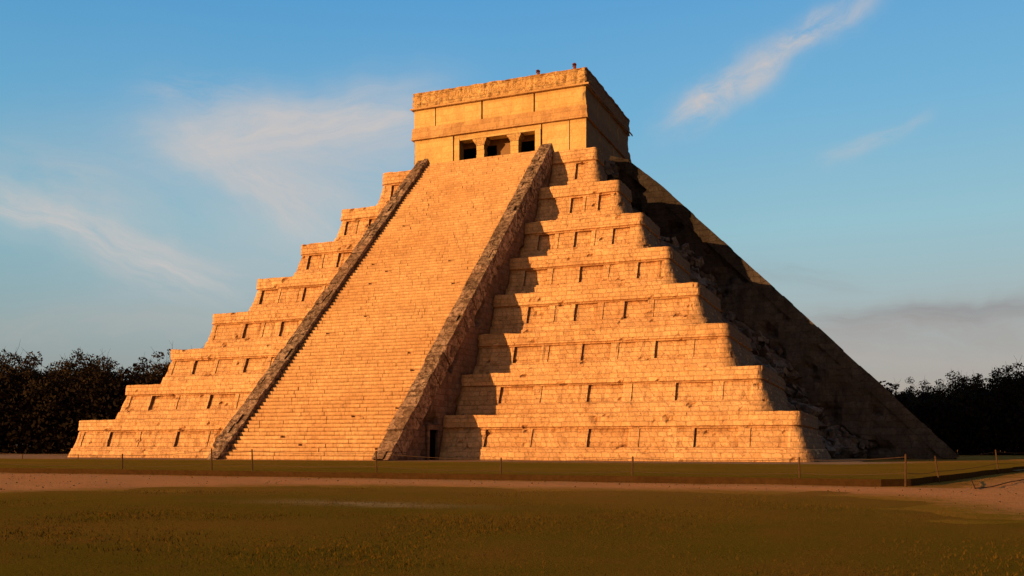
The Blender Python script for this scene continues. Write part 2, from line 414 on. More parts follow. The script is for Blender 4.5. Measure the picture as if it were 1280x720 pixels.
def balustrade(xa, xb, parent, mat, P0, P1, axis='y', rise_=.42, seed=0, bl=(.55, 1.15), jit=.05, depth=.75):
    rs = random.Random(seed); mb = MB()
    L = math.hypot(P1[0] - P0[0], P1[1] - P0[1]); d = ((P1[0] - P0[0]) / L, (P1[1] - P0[1]) / L); nn = (-d[1], d[0])   # in (run, height)
    if nn[1] < 0: nn = (-nn[0], -nn[1])
    s = -.25
    while s < L + .1:
        s2 = min(L + .15, s + rs.uniform(*bl))
        for a, b in ((xa, (xa + xb) / 2 + rs.uniform(-.25, .25)), (None, xb)):
            if a is None: a = last
            last = b
            up = rise_ + rs.uniform(-jit, jit); lo = -depth
            if rs.random() < .10: up -= rs.uniform(.05, .16)
            ja, jb = (rs.uniform(-.04, .04) if a == xa else 0), (rs.uniform(-.04, .04) if b == xb else 0)
            pts = []
            for (hh) in (lo, up):
                for (q, xx) in ((s, a + ja), (s, b + jb), (s2 - .012, b + jb), (s2 - .012, a + ja)):
                    u = P0[0] + d[0] * q + nn[0] * hh; z = P0[1] + d[1] * q + nn[1] * hh + rs.uniform(-.015, .015)
                    z = max(z, -.06)
                    pts.append((xx, u, z) if axis == 'y' else (u, xx, z))
            mb.hexa(pts)
        s = s2
    return mb.build('balustrade', mat, parent)
balustrade(XI, XO, stairway, M['rail'], (YS, 0), (YT + .1, ZT + .1), seed=1)
balustrade(-XO, -XI, stairway, M['rail'], (YS, 0), (YT + .1, ZT + .1), seed=2)

# the flight leans a little: its foot lies left of its head
SKEW = -2.4
for o in [stairway] + list(stairway.children):
    for vx in o.data.vertices:
        q = min(1.05, max(0.0, (YT - vx.co.y) / (YT - YS))); vx.co.x = vx.co.x * (1 + .10 * q) + SKEW * q
# right-hand stairway (ruined, in shade)
SP = [(36.1, 0.0), (30.5, 5.65), (25.0, 11.15), (19.0, 17.15), (14.2, 21.9), (11.4, 24.4), (9.8, 24.95)]
def side_x(z):
    for (xa, za), (xb, zb) in zip(SP, SP[1:]):
        if z <= zb: return xa + (xb - xa) * (z - za) / (zb - za)
    return SP[-1][0]
def side_z(x):
    for (xa, za), (xb, zb) in zip(SP, SP[1:]):
        if x >= xb: return za + (zb - za) * (xa - x) / (xa - xb)
    return SP[-1][1]
mb = MB(); idx = {}
xs = np.linspace(36.1, 9.9, 90); zs = np.linspace(-.05, 25, 86)
def sv(a, b):
    x = float(xs[a]); z = min(float(zs[b]), side_z(x) + .02); key = (a, round(z, 4))
    if key not in idx:
        dy = .16 * fbm(x * .5, z * .5, 21, 4) + .06 * n1(x * 2.3, z * 2.3, 2)
        pit = fbm(x * .45 + 3, z * .45, 31, 3)
        if pit > .3: dy += .55 * min(1, (pit - .3) * 4)
        idx[key] = len(mb.v); mb.v.append((x, -XO + .06 + dy, z))
    return idx[key]
for a in range(len(xs) - 1):
    for b in range(len(zs) - 1):
        if zs[b] > max(side_z(xs[a]), side_z(xs[a + 1])): continue
        u = []
        for x in (sv(a, b), sv(a, b + 1), sv(a + 1, b + 1), sv(a + 1, b)):
            if x not in u: u.append(x)
        if len(u) >= 3: mb.f.append(tuple(u))
# stepped tread surface of this stairway
k0 = len(mb.v); zz = np.linspace(0, 24.9, 97)
for k in range(96):
    x = side_x(zz[k]); x2 = side_x(zz[k + 1])
    b = len(mb.v)
    mb.v += [(x, -XI, zz[k] - .02), (x, XI, zz[k] - .02), (x, XI, zz[k + 1]), (x, -XI, zz[k + 1]), (x2 - .01, -XI, zz[k + 1]), (x2 - .01, XI, zz[k + 1])]
    mb.f += [(b, b + 1, b + 2, b + 3), (b + 3, b + 2, b + 5, b + 4)]
b = len(mb.v)
mb.v += [(x, XO - .06, z) for x, z in SP] + [(9.8, XO - .06, -.05)]
mb.f.append(tuple(range(b, len(mb.v))))
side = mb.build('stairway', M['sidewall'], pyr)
side['label'] = 'dark eroded stairway seen edge on in the shade of the right flank'
for (ya, yb, sd) in ((-XO, -XI, 5), (XI, XO, 6)):
    mbs = MB(); rs = random.Random(sd)
    for (pa, pb) in zip(SP, SP[1:]):
        L = math.hypot(pb[0] - pa[0], pb[1] - pa[1]); d = ((pb[0] - pa[0]) / L, (pb[1] - pa[1]) / L); nn = (d[1], -d[0])
        n_ = max(1, int(round(L / .9))); s = 0
        for q in range(n_):
            s0, s1 = L * q / n_, L * (q + 1) / n_
            up = .22 + rs.uniform(-.035, .035)
            pts = []
            for hh in (-.7, up):
                for (qq, yy) in ((s0 - .01, ya), (s1 - .006, ya), (s1 - .006, yb), (s0 - .01, yb)):
                    pts.append((pa[0] + d[0] * qq + nn[0] * hh, yy + rs.uniform(-.02, .02), max(-.05, pa[1] + d[1] * qq + nn[1] * hh)))
            mbs.hexa(pts)
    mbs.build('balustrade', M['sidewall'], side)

# collapsed masonry between the right corner and that stairway
V = []; F = []
NY, NZ = 84, 110
def rub(y, z):
    lev = max(i for i in range(9) if H[i] <= z + 1e-6); lev = min(lev, 7)
    f = (z - H[lev]) / (H[lev + 1] - H[lev])
    wl = WT[lev]
    x = wl + .55 - 2.2 * f ** 2.2                                          # slumped slope within each level
    x += .9 * fbm(y * .28, z * .3, 41, 4) + .4 * n1(y * 1.1, z * 1.3, 3)
    cv = noise.cell(Vector((y * 1.1 + .3 * n1(y, z, 4), z * 1.3, 2.5)))
    x += .35 * cv
    # hollows eaten into the face, a heap of debris against the stairway
    hol = fbm(y * .16 + 2, z * .22 + 5, 77, 3)
    x -= 2.6 * max(0, hol) + 1.1 * max(0, n1(y * .3, 3.3, lev * 1.7) + .1) * ss(.25, .55, f) * (1 - ss(.80, .9, f))
    t = ss(-15, -6, y); x += (1.0 + 2.0 * (1 - z / 25)) * t * (.75 + .5 * n1(z * .35, 7, 1))
    lim = -wl + RUIN[lev] * .85 + .8 * n1(z * .6, 9.2, 6)
    x -= 2.2 * (1 - ss(lim - .3, lim + .5, y))
    return min(x, wl - 1.6) if y < lim - .2 else x
ygrid = np.linspace(-26.5, -5.6, NY); zgrid = np.linspace(-.1, 24.7, NZ)
for y in ygrid:
    for z in zgrid:
        lv_ = min(7, max(i for i in range(9) if H[i] <= max(0, z) + 1e-6)); nx_ = WT[min(7, lv_ + 1)]
        y_in = -nx_ + 1.4; y0_ = y; y = y_in + (y + 5.6) * (y_in + 5.6) / (-26.5 + 5.6) - (y_in) - 5.6 + 0 if False else -5.6 + (y0_ + 5.6) * (y_in + 5.6) / (-20.9)
        V.append((rub(y, max(0, z)), y + .12 * n1(y * 3, z * 3, 1), z + .12 * n1(y * 2.1, z * 2.1, 8))); y = y0_
for a in range(NY - 1):
    for b in range(NZ - 1):
        F.append((a * NZ + b, (a + 1) * NZ + b, (a + 1) * NZ + b + 1, a * NZ + b + 1))
mb = MB(); mb.v = V; mb.f = F
rs = random.Random(11)
for q in range(260):                                                        # loose blocks lying on the slope
    z = 24 * rs.random() ** 1.2; lev = min(7, max(i for i in range(9) if H[i] <= z)); 
    y = rs.uniform(-WT[lev] + RUIN[lev] + .4, -6.6)
    x = rub(y, z); s = rs.uniform(.14, .48)
    c = Vector((x + .05, y, z)); 
    ax = [Vector((rs.gauss(0, 1), rs.gauss(0, 1), rs.gauss(0, 1))).normalized() for _ in range(2)]
    e1 = ax[0]; e2 = e1.cross(ax[1]).normalized(); e3 = e1.cross(e2)
    e1 = e1 * s * rs.uniform(.7, 1.3); e2 = e2 * s * rs.uniform(.6, 1); e3 = e3 * s * rs.uniform(.4, .8)
    mb.hexa([c - e1 - e2 - e3, c + e1 - e2 - e3, c + e1 + e2 - e3, c - e1 + e2 - e3, c - e1 - e2 + e3, c + e1 - e2 + e3, c + e1 + e2 + e3, c - e1 + e2 + e3])
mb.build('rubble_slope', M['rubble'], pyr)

# ------------------------------------------------------------------ the temple on top
TZ = 24.86
temple = empty('temple', (0, 0, TZ))
tag(temple, 'square flat-roofed stone temple with three doorways crowning the pyramid', 'temple')
TX, TY0, TY1 = 8.05, -7.05, 6.6       # wall planes
zc0, zc1, zp1, zt1 = 28.28 - TZ, 29.35 - TZ, 30.95 - TZ, 32.45 - TZ
def panel_face(mb, ax, c0, c1, fixed, out, z0, z1, seams, step=.25, amp=.03, holes=(), thick=.35, topn=0.0):
    """a wall face as a rough grid along x (ax='x') or y, with recessed seams and openings"""
    us = set(np.round(np.linspace(c0, c1, max(2, int((c1 - c0) / step))), 4).tolist())
    for s, wd in seams: us |= {round(s - wd / 2 - .01, 4), round(s - wd / 2, 4), round(s + wd / 2, 4), round(s + wd / 2 + .01, 4)}
    zsn = set(np.round(np.linspace(z0, z1, max(2, int((z1 - z0) / step) + 1)), 4).tolist())
    for (a, b, za, zb) in holes: us |= {round(a, 4), round(b, 4)}; zsn |= {round(za, 4), round(zb, 4)}
    us = sorted(us); zsn = sorted(zsn); b0 = len(mb.v); nz = len(zsn)
    for u in us:
        for z in zsn:
            d = amp * (fbm(u * .9, z * 1.2, fixed, 4) + .6 * n1(u * 4, z * 4, fixed + 3))
            if any(abs(u - s) <= wd / 2 + .001 for s, wd in seams): d -= .14
            if any(a - .01 <= u <= b + .01 and za - .01 <= z <= zb + .01 for (a, b, za, zb) in holes): d = 0
            zz_ = z
            if topn and z == zsn[-1]: zz_ = z + topn * (n1(u * 1.3, fixed, 2) - .6 * max(0, n1(u * .5, 3, fixed)))
            p = fixed + out * d
            mb.v.append((u, p, zz_) if ax == 'x' else (p, u, zz_))
    flip = (ax == 'x') == (out > 0)
    for a in range(len(us) - 1):
        for q in range(nz - 1):
            um, zm = (us[a] + us[a + 1]) / 2, (zsn[q] + zsn[q + 1]) / 2
            if any(h0 < um < h1 and hz0 < zm < hz1 for (h0, h1, hz0, hz1) in holes): continue
            f = (b0 + a * nz + q, b0 + (a + 1) * nz + q, b0 + (a + 1) * nz + q + 1, b0 + a * nz + q + 1)
            mb.f.append(f[::-1] if flip else f)
DT = 27.75 - TZ
doors = [(-3.56, 3.5, -.05, DT)]
w = MB()
panel_face(w, 'x', -TX, TX, TY0, -1, -.1, zc0 + .02, [(-4.17, .12), (4.1, .10), (6.6, .05)], holes=doors)
panel_face(w, 'y', TY0, TY1, TX, 1, -.1, zc0 + .02, [(-3.0, .12), (1.2, .12)], amp=.06)
panel_face(w, 'y', TY0, TY1, -TX, -1, -.1, zc0 + .02, [(0, .1)], amp=.04)
panel_face(w, 'x', -TX, TX, TY1, 1, -.1, zc0 + .02, [], step=1)
# reveals of the opening
for xx in (-3.56, 3.5):
    b = len(w.v); w.v += [(xx, TY0, -.05), (xx, TY0 + .8, -.05), (xx, TY0 + .8, DT), (xx, TY0, DT)]; w.f.append((b, b + 1, b + 2, b + 3))
b = len(w.v); w.v += [(-3.56, TY0, DT), (3.5, TY0, DT), (3.5, TY0 + .8, DT), (-3.56, TY0 + .8, DT)]; w.f.append((b, b + 1, b + 2, b + 3))
w.build('wall', M['temple'], temple)
# portico room behind the opening
rm = MB(); ya, yb = TY0 + .8, TY0 + 1.45
def quad(mb, *p):
    b = len(mb.v); mb.v += list(p); mb.f.append((b, b + 1, b + 2, b + 3))
for a, b2 in ((-6.5, -5.2), (-.65, .85), (3.4, 6.5)): quad(rm, (a, yb, -.02), (b2, yb, -.02), (b2, yb, 3.4), (a, yb, 3.4))
for a, b2 in ((-5.2, -.65), (.85, 3.4)): quad(rm, (a, yb, 2.6), (b2, yb, 2.6), (b2, yb, 3.4), (a, yb, 3.4))
quad(rm, (-6.5, ya, 3.4), (6.5, ya, 3.4), (6.5, yb, 3.4), (-6.5, yb, 3.4))
for xx in (-6.5, 6.5): quad(rm, (xx, ya, -.02), (xx, yb, -.02), (xx, yb, 3.4), (xx, ya, 3.4))
for a, b2 in ((-6.5, -3.56), (3.5, 6.5)): quad(rm, (a, ya, -.02), (b2, ya, -.02), (b2, ya, 3.4), (a, ya, 3.4))
quad(rm, (-3.56, ya, DT), (3.5, ya, DT), (3.5, ya, 3.4), (-3.56, ya, 3.4))
rm.build('inner_wall', M['inner'], temple)
for a, b2 in ((-5.2, -.65), (.85, 3.4)):  # near-black recesses added so the outer doorways look dark
    ch = MB(); quad(ch, (a, yb + 3, -.02), (b2, yb + 3, -.02), (b2, yb + 3, 2.6), (a, yb + 3, 2.6))
    for xx in (a, b2): quad(ch, (xx, yb + .01, -.02), (xx, yb + 3, -.02), (xx, yb + 3, 2.6), (xx, yb + .01, 2.6))
    quad(ch, (a, yb + .01, 2.6), (b2, yb + .01, 2.6), (b2, yb + 3, 2.6), (a, yb + 3, 2.6))
    ch.build('shade_recess', M['hollow'], temple)
# two square columns with flaring capitals and lintel blocks
for cx in (-1.61, 1.6):
    c = MB()
    zl = np.linspace(-.05, DT - .62, 7)
    for q in range(6):
        c.box(cx - .36 + random.uniform(-.02, .02), cx + .36 + random.uniform(-.02, .02), TY0 + .02 + random.uniform(-.02, .02), TY0 + .74, zl[q], zl[q + 1] - .012)
    co = c.build('column', M['temple'], temple)
    c = MB()
    zb_, zt_ = DT - .61, DT - .004
    pr = [(0, .38, .0), (.25, .44, .05), (.6, .58, .13), (.8, .66, .16), (1, .66, .16)]
    for (f0, w0, o0), (f1, w1, o1) in zip(pr, pr[1:]):
        a, b_ = zb_ + f0 * (zt_ - zb_), zb_ + f1 * (zt_ - zb_) - .002
        c.hexa([(cx - w0, TY0 + .0 - o0, a), (cx + w0, TY0 - o0, a), (cx + w0, TY0 + .78, a), (cx - w0, TY0 + .78, a),
                (cx - w1, TY0 - o1, b_), (cx + w1, TY0 - o1, b_), (cx + w1, TY0 + .78, b_), (cx - w1, TY0 + .78, b_)])
    c.build('capital', M['carved'], co)
# jamb frames either side of the triple opening
for (a, b2) in ((-4.08, -3.58), (3.52, 4.02)):
    j = MB(); j.box(a, b2, TY0 - .09, TY0 + .3, -.05, DT + .12, .015); j.build('door_jamb', M['temple'], temple)
j = MB(); j.box(-3.56, 3.5, TY0 - .055, TY0 + .3, DT + .004, DT + .17, .012); j.build('lintel', M['temple'], temple)
def band(name, z0, z1, o0, o1, mat, amp, step, seams=None, topn=0.0, carve=0.0):
    """a band running round the temple: four rough faces plus soffit and ledge"""
    mb = MB()
    seams = seams or {}
    nzr = max(2, int((z1 - z0) / step) + 1); zl = np.linspace(z0, z1, nzr)
    ring = []
    def add_side(p0, p1, n, key, st):
        L = math.hypot(p1[0] - p0[0], p1[1] - p0[1]); us = set(np.round(np.linspace(0, L, int(L / st) + 1), 4).tolist())
        for s, wd in seams.get(key, []): us |= {round(s - wd / 2 - .01, 4), round(s - wd / 2, 4), round(s + wd / 2, 4), round(s + wd / 2 + .01, 4)}
        us = sorted(us); us = us[:-1]
        for u in us: ring.append((p0[0] + (p1[0] - p0[0]) * u / L, p0[1] + (p1[1] - p0[1]) * u / L, n, u, key, u == 0))
    C4 = [(-TX, TY0), (TX, TY0), (TX, TY1), (-TX, TY1)]
    N4 = [(0, -1), (1, 0), (0, 1), (-1, 0)]
    for k in range(4): add_side(C4[k], C4[(k + 1) % 4], N4[k], k, step if k in (0, 1) else .6)
    m_ = nzr + 2
    for (x, y, n, u, key, corner) in ring:
        nx, ny = n
        if corner: pn = N4[(key - 1) % 4]; nx, ny = n[0] + pn[0], n[1] + pn[1]
        mb.v.append((x - nx * .3, y - ny * .3, z0))
        for q, z in enumerate(zl):
            o = o0 + (o1 - o0) * (z - z0) / (z1 - z0)
            d = amp * (fbm(x * 1.1, y * 1.1, z * 1.5 + z0, 4) + .6 * n1(x * 4.2, y * 4.2, z * 4.2))
            if carve and 0 < q < nzr - 1:
                g = abs(math.sin(u * 4.1 + 1.6 * n1(u * .8, z * .3, 5))) * abs(math.sin((z - z0) * 4.2 + 2.5 * n1(u * 1.3, z, 9)))
                d -= carve * (1 - g) * (.6 + .6 * n1(u * 1.7, z * 2, 4))
            if any(abs(u - s) <= wd / 2 + .001 for s, wd in seams.get(key, [])): d -= .13
            if key in (1, 2): d += .10 * fbm(x, y * .7, z, 3) - .08
            zz_ = z
            if topn and q == nzr - 1: zz_ += topn * (n1(x * 1.1, y * 1.1, 6) + (1.6 * max(0, n1(y * .6, 2, 2)) if key == 1 else 0))
            mb.v.append((x + nx * (o + d), y + ny * (o + d), zz_))
        mb.v.append((x - nx * .3, y - ny * .3, z1))
    n = len(ring)
    for c in range(n):
        c2 = (c + 1) % n
        for q in range(m_ - 1): mb.f.append((c * m_ + q, c2 * m_ + q, c2 * m_ + q + 1, c * m_ + q + 1))
    return mb.build(name, mat, temple)
band('cornice', zc0, zc1 - .01, .26, .12, M['cornice'], .05, .25)
band('upper_wall', zc1, zp1 - .01, .03, .03, M['temple'], .02, .3, {0: [(TX - 5.94, .07), (TX - 1.41, .16), (TX + 3.44, .12)], 1: [(3.6, .1), (7.0, .1), (10, .1)]})
band('frieze', zp1, zt1, .22, .17, M['carved'], .03, .10, topn=.07, carve=.16)
mo = MB()
for (p0, p1) in (((-TX - .3, TY0 - .3), (TX + .3, TY0 - .24)), ((TX + .242, TY0 - .238), (TX + .3, TY1 + .3))):
    mo.box(p0[0], p1[0], p0[1], p1[1], zp1 + .02, zp1 + .16)
mo.build('moulding', M['cornice'], temple)
rf = MB()
b = len(rf.v); rf.v += [(-TX - .1, TY0 - .1, zt1 - .1), (TX + .1, TY0 - .1, zt1 - .1), (TX + .1, TY1 + .1, zt1 - .1), (-TX - .1, TY1 + .1, zt1 - .1)]; rf.f.append((b, b + 1, b + 2, b + 3))
rf.build('roof', M['cornice'], temple)
for (fx, hh) in ((3.75, .50), (7.0, .58)):
    f_ = MB(); y_ = TY0 + .12
    f_.tube([(fx, y_, zt1 - .12), (fx, y_, zt1 + hh * .55), (fx - .02, y_, zt1 + hh * .62), (fx - .03, y_, zt1 + hh * .8), (fx, y_, zt1 + hh)], [.15, .13, .19, .2, .09], 8)
    f_.build('finial', M['red'], temple)

# ------------------------------------------------------------------ ground
def sheet(name, pts, z, mat, jit=0.0, sub=1.2, thick=0.0, kind='structure', edge=None):
    """flat polygon with an uneven outline"""
    out = []
    n = len(pts)
    for k in range(n):
        a, b = pts[k], pts[(k + 1) % n]; L = math.hypot(b[0] - a[0], b[1] - a[1]); m_ = max(1, int(L / sub)) if L < 150 else 1
        for q in range(m_):
            t_ = q / m_; x, y = a[0] + (b[0] - a[0]) * t_, a[1] + (b[1] - a[1]) * t_
            x += jit * fbm(x * .35, y * .35, 3, 4); y += jit * fbm(x * .35, y * .35, 13, 4)
            out.append((x, y))
    v = [(x, y, z) for x, y in out]; f = [tuple(range(len(v)))]
    if thick:
        m_ = len(v); v += [(x, y, z - thick) for x, y in out]
        for k in range(m_): f.append((k, m_ + k, m_ + (k + 1) % m_, (k + 1) % m_))
    o = obj(name, v, f, [mat, edge] if edge else mat, mi=[0] + [1 if edge else 0] * (len(f) - 1))
    if kind: tag(o, kind=kind)
    # make sure it faces up
    if o.data.polygons[0].normal.z < 0: o.data.flip_normals()
    return o
# gently uneven ground: fine grid near the camera, coarse to the horizon
def axis(c, near, step, far, g=1.35):
    out = list(np.arange(-near, near + 1e-6, step)); s = step; x = near
    while x < far: s *= g; x += s; out.append(x); out.insert(0, -x)
    return [c + q for q in out]
gx, gy = axis(24, 26, .5, 2500), axis(-70, 12, .4, 2500)
V = [(x, y, -.02 + (.018 * fbm(x * .5, y * .5, 1, 4) if abs(x - 24) < 26 and abs(y + 70) < 12 else 0) - .02) for x in gx for y in gy]
ny = len(gy)
F = [(a * ny + b, (a + 1) * ny + b, (a + 1) * ny + b + 1, a * ny + b + 1) for a in range(len(gx) - 1) for b in range(ny - 1)]
g = obj('ground', V, F, M['grass'], smooth=True); tag(g, kind='structure')
CORN = (32.1, -59.4); FEND = (37.6, -36.0)
def flat(x_, y_):
    dep = CAM[2] * FPX / (y_ - HOR); return spot((x_ - 640) / FPX * dep, dep)
low = [flat(*q) for q in ((-60, 619), (0, 616), (200, 610), (330, 607), (480, 607), (640, 610), (860, 612), (1000, 614), (1100, 621), (1170, 635), (1290, 655))]
POLY = np.array([(-160, -70.0), (-60, -68.5), (-20, -68.2)] + low + [(52, -66), (74, -60), (74, -16), (52, -4), (44, -8), (41, -24), (38.5, -36), (34, -52), (32.4, -58.9), (31, -58.9), (-160, -58.5)])
def edge_dist(P):
    d = np.full(len(P), 1e9); ins = np.zeros(len(P), bool); n = len(POLY)
    for k in range(n):
        a, b = POLY[k], POLY[(k + 1) % n]; ab = b - a
        t_ = np.clip(((P - a) @ ab) / (ab @ ab), 0, 1); q = a + t_[:, None] * ab
        d = np.minimum(d, np.hypot(*(P - q).T))
        c = (a[1] > P[:, 1]) != (b[1] > P[:, 1])
        with np.errstate(divide='ignore', invalid='ignore'): xi = a[0] + (P[:, 1] - a[1]) / (b[1] - a[1]) * ab[0]
        ins ^= c & (P[:, 0] < xi)
    return np.where(ins, d, -d)
ax_ = np.concatenate([np.arange(-160, -20, 4.0), np.arange(-20, 56, .4), np.arange(56, 76, 2.0)]); ay_ = np.concatenate([np.arange(-74, -56, .3), np.arange(-56, 0, 1.0)])
PX, PY = np.meshgrid(ax_, ay_, indexing='ij'); Q = np.c_[PX.ravel(), PY.ravel()]; ED = edge_dist(Q); my = len(ay_)
keepv = ED > -1.4; newi = np.cumsum(keepv) - 1
F = []
for a in range(len(ax_) - 1):
    for b in range(my - 1):
        q = (a * my + b, (a + 1) * my + b, (a + 1) * my + b + 1, a * my + b + 1)
        if all(keepv[z_] for z_ in q): F.append([newi[z_] for z_ in q])
Vp = [(x, y, .006 + .02 * fbm(x * .6, y * .6, 5, 3) - .075 * (1 - min(1, max(0, (e_ + 1.4) / 4.6)))) for (x, y), e_ in zip(Q[keepv], ED[keepv])]
dp = obj('dirt_path', Vp, F, M['dirt'], smooth=True); tag(dp, kind='structure')
at_ = dp.data.attributes.new('edge', 'FLOAT', 'POINT'); at_.data.foreach_set('value', ED[keepv].astype(np.float32))
sheet('turf', [(-160, -59.0), (0, -59.2), (CORN[0] - .6, CORN[1]), (CORN[0], CORN[1] + .5), FEND, (40.5, -22), (35, -30), (30, -40.5), (-30, -41.5), (-70, -40), (-160, -40)], .12, M['turf'], .12, .5, thick=.2, edge=M['soil'])
sheet('dirt_apron', [(-60, -45), (36, -44), (40, -27), (30, -26), (30, 8), (-36, 20), (-60, -10)], .012, M['apron'], .8, .8)
# short blades on the lawn nearest the camera
nb = 70000
dep = 5.0 + 15.0 * rng.random(nb) ** 1.0; lat = (rng.random(nb) - .5) * 1.36 * dep
bx = CAM[0] + FW[0] * dep + RT[0] * lat; by = CAM[1] + FW[1] * dep + RT[1] * lat
pn = np.array([n1(x * .45, y * .45, 6) for x, y in zip(bx, by)])
keep = (edge_dist(np.c_[bx, by]) < -.2 + .9 * pn - 4.5 * rng.random(nb) ** 2) & (rng.random(nb) < .62 + .6 * pn)
bx, by, dep, pn = bx[keep], by[keep], dep[keep], pn[keep]; n = len(bx)
hh = (.006 + .012 * rng.random(n) + .014 * np.clip(pn, 0, 1)) ; ang = rng.random(n) * 6.283; wd = .004 + .004 * rng.random(n)
ca, sa = np.cos(ang) * wd, np.sin(ang) * wd; lx, ly = (rng.random(n) - .5) * .04, (rng.random(n) - .5) * .04
# a few taller dark tufts among them
tuft = []
for (tx_, ty_) in ((60, 665), (75, 662), (190, 670), (205, 668), (225, 663), (150, 682), (480, 655), (980, 668), (870, 690), (1040, 700), (330, 700), (640, 690), (1160, 672), (30, 690), (720, 650), (560, 676), (420, 690), (1210, 690)):
    dp_ = CAM[2] * FPX / (ty_ - HOR); q = spot((tx_ - 640) / FPX * dp_, dp_)
    for _ in range(26): tuft.append((q[0] + random.gauss(0, .2), q[1] + random.gauss(0, .12), random.uniform(.01, .035)))
tuft = np.array(tuft)
bx = np.r_[bx, tuft[:, 0]]; by = np.r_[by, tuft[:, 1]]; hh = np.r_[hh, tuft[:, 2]]; n2 = len(tuft); a2 = rng.random(n2) * 6.283
ca = np.r_[ca, np.cos(a2) * .007]; sa = np.r_[sa, np.sin(a2) * .007]; lx = np.r_[lx, (rng.random(n2) - .5) * .05]; ly = np.r_[ly, (rng.random(n2) - .5) * .05]; n = len(bx)
V = np.empty((n * 3, 3))
V[0::3] = np.c_[bx - ca, by - sa, np.full(n, -.055)]; V[1::3] = np.c_[bx + ca, by + sa, np.full(n, -.055)]; V[2::3] = np.c_[bx + lx, by + ly, -.035 + hh]
F = np.arange(n * 3).reshape(-1, 3)
gr = obj('grass', V, F, M['blade']); tag(gr, kind='stuff')
gr['label'] = 'short dry grass of the lawn in front of the dirt path'

# loose pebbles and crumbs on the path and its margin
mb = MB(); rs = random.Random(5)
cand = np.c_[rng.uniform(-6, 46, 2600), rng.uniform(-72, -52, 2600)]; ce = edge_dist(cand)
for (x, y), e_ in zip(cand[ce > .5], ce[ce > .5]):
    s_ = rs.uniform(.004, .011) if rs.random() < .96 else rs.uniform(.011, .018); z = .008 if e_ > .4 else -.035
    c = Vector((x, y, z + s_ * .3)); a = rs.uniform(0, 6.28)
    e1, e2, e3 = Vector((math.cos(a), math.sin(a), rs.uniform(-.2, .2))) * s_ * rs.uniform(.8, 1.5), Vector((-math.sin(a), math.cos(a), rs.uniform(-.2, .2))) * s_, Vector((0, 0, s_ * .7))
    mb.hexa([c - e1 - e2 - e3, c + e1 - e2 - e3, c + e1 * .9 + e2 - e3, c - e1 + e2 * .8 - e3, c - e1 * .6 - e2 * .7 + e3, c + e1 * .7 - e2 * .5 + e3, c + e1 * .5 + e2 * .7 + e3, c - e1 * .7 + e2 * .5 + e3])
gv = mb.build('gravel', M['soil']); tag(gv, 'loose pebbles scattered on the dirt path', kind='stuff')

# ------------------------------------------------------------------ fences
def fence(label, pts, heights, leans, z=.1, wires=(.92, .5), r=.022, group=None):
    root = empty('fence', (pts[0][0], pts[0][1], 0)); tag(root, label, 'fence', group)
    o = Vector(root.location); tops = []
    for (x, y), h, ln in zip(pts, heights, leans):
        mb = MB(); b = Vector((x, y, z - .25)) - o; t_ = b + Vector((ln[0], ln[1], h + .25))
        mb.tube([b, b.lerp(t_, .5), t_ - Vector((0, 0, .02)), t_], [r * 1.1, r, r * .95, r * .6], 7)
        mb.build('post', M['wood'], root); tops.append((b, t_))
    for w_ in wires:
        mb = MB(); pl = []
        for k in range(len(tops) - 1):
            a = tops[k][0].lerp(tops[k][1], w_); b = tops[k + 1][0].lerp(tops[k + 1][1], w_)
            for q in range(6):
                t_ = q / 6; p = a.lerp(b, t_); p.z -= .04 * 4 * t_ * (1 - t_); pl.append(p)
        pl.append(tops[-1][0].lerp(tops[-1][1], w_))
        mb.tube(pl, [.006] * len(pl), 4, False); mb.build('wire', M['wire'], root)
    return root
def px(x, y, zref=0.0):
    dep = (CAM[2] - zref) * FPX / (y - HOR); return spot((x - 640) / FPX * dep, dep)
fx = []
for xp in (-160, -20, 153, 265, 316, 471, 626, 790, 1000):
    # meet the fence line y = -59.1
    t_ = (xp - 640) / FPX; dx, dy = FW[0] + RT[0] * t_, FW[1] + RT[1] * t_
    k = (-59.1 - CAM[1]) / dy; fx.append((CAM[0] + dx * k, -59.1))
fx.append((CORN[0] - .1, CORN[1] + .1))
mid = [(CORN[0] + (FEND[0] - CORN[0]) * q, CORN[1] + (FEND[1] - CORN[1]) * q) for q in (.13, .52, .95)]
fence('low post and wire fence round the lawn in front of the stairway', fx + mid,
      [.6, .6, .5, .68, .66, .62, .45, .5, .5, .58, .52, .66, .6],
      [(0, 0), (.02, 0), (0, 0), (-.02, 0), (-.03, .0), (-.02, 0), (.01, 0), (.02, 0), (-.02, 0), (.0, 0), (-.11, 0), (-.10, 0), (0, 0)])
lf = [spot(lat, dep) for lat, dep in ((-48, 54), (-37, 54), (-28.2, 54), (-25.0, 54))]
fence('low wire fence at the foot of the trees left of the pyramid', lf, [.42] * 4, [(0, 0)] * 4, z=0, wires=(.95,))
c0 = Vector((*px(1214, 600, 0.0), .02)); c1 = Vector((*px(1219, 611), .02)); c2 = Vector((*px(1240, 609), .02)); c3 = Vector((*px(1262, 603), .02)); c4 = Vector((*px(1300, 596), .02))
mb = MB(); mb.tube([Vector((0, 0, .01)), *[p - c0 for p in (c1, c2, c3, c4)]], [.011] * 5, 6)  # dark tube laid where a shadow runs over the dirt
tag(mb.build('shadow_tube', M['shadow_tube'], None, False, c0), 'dark tube laid as a shadow on the dirt beside the leaning corner fence post', 'shadow_tube')

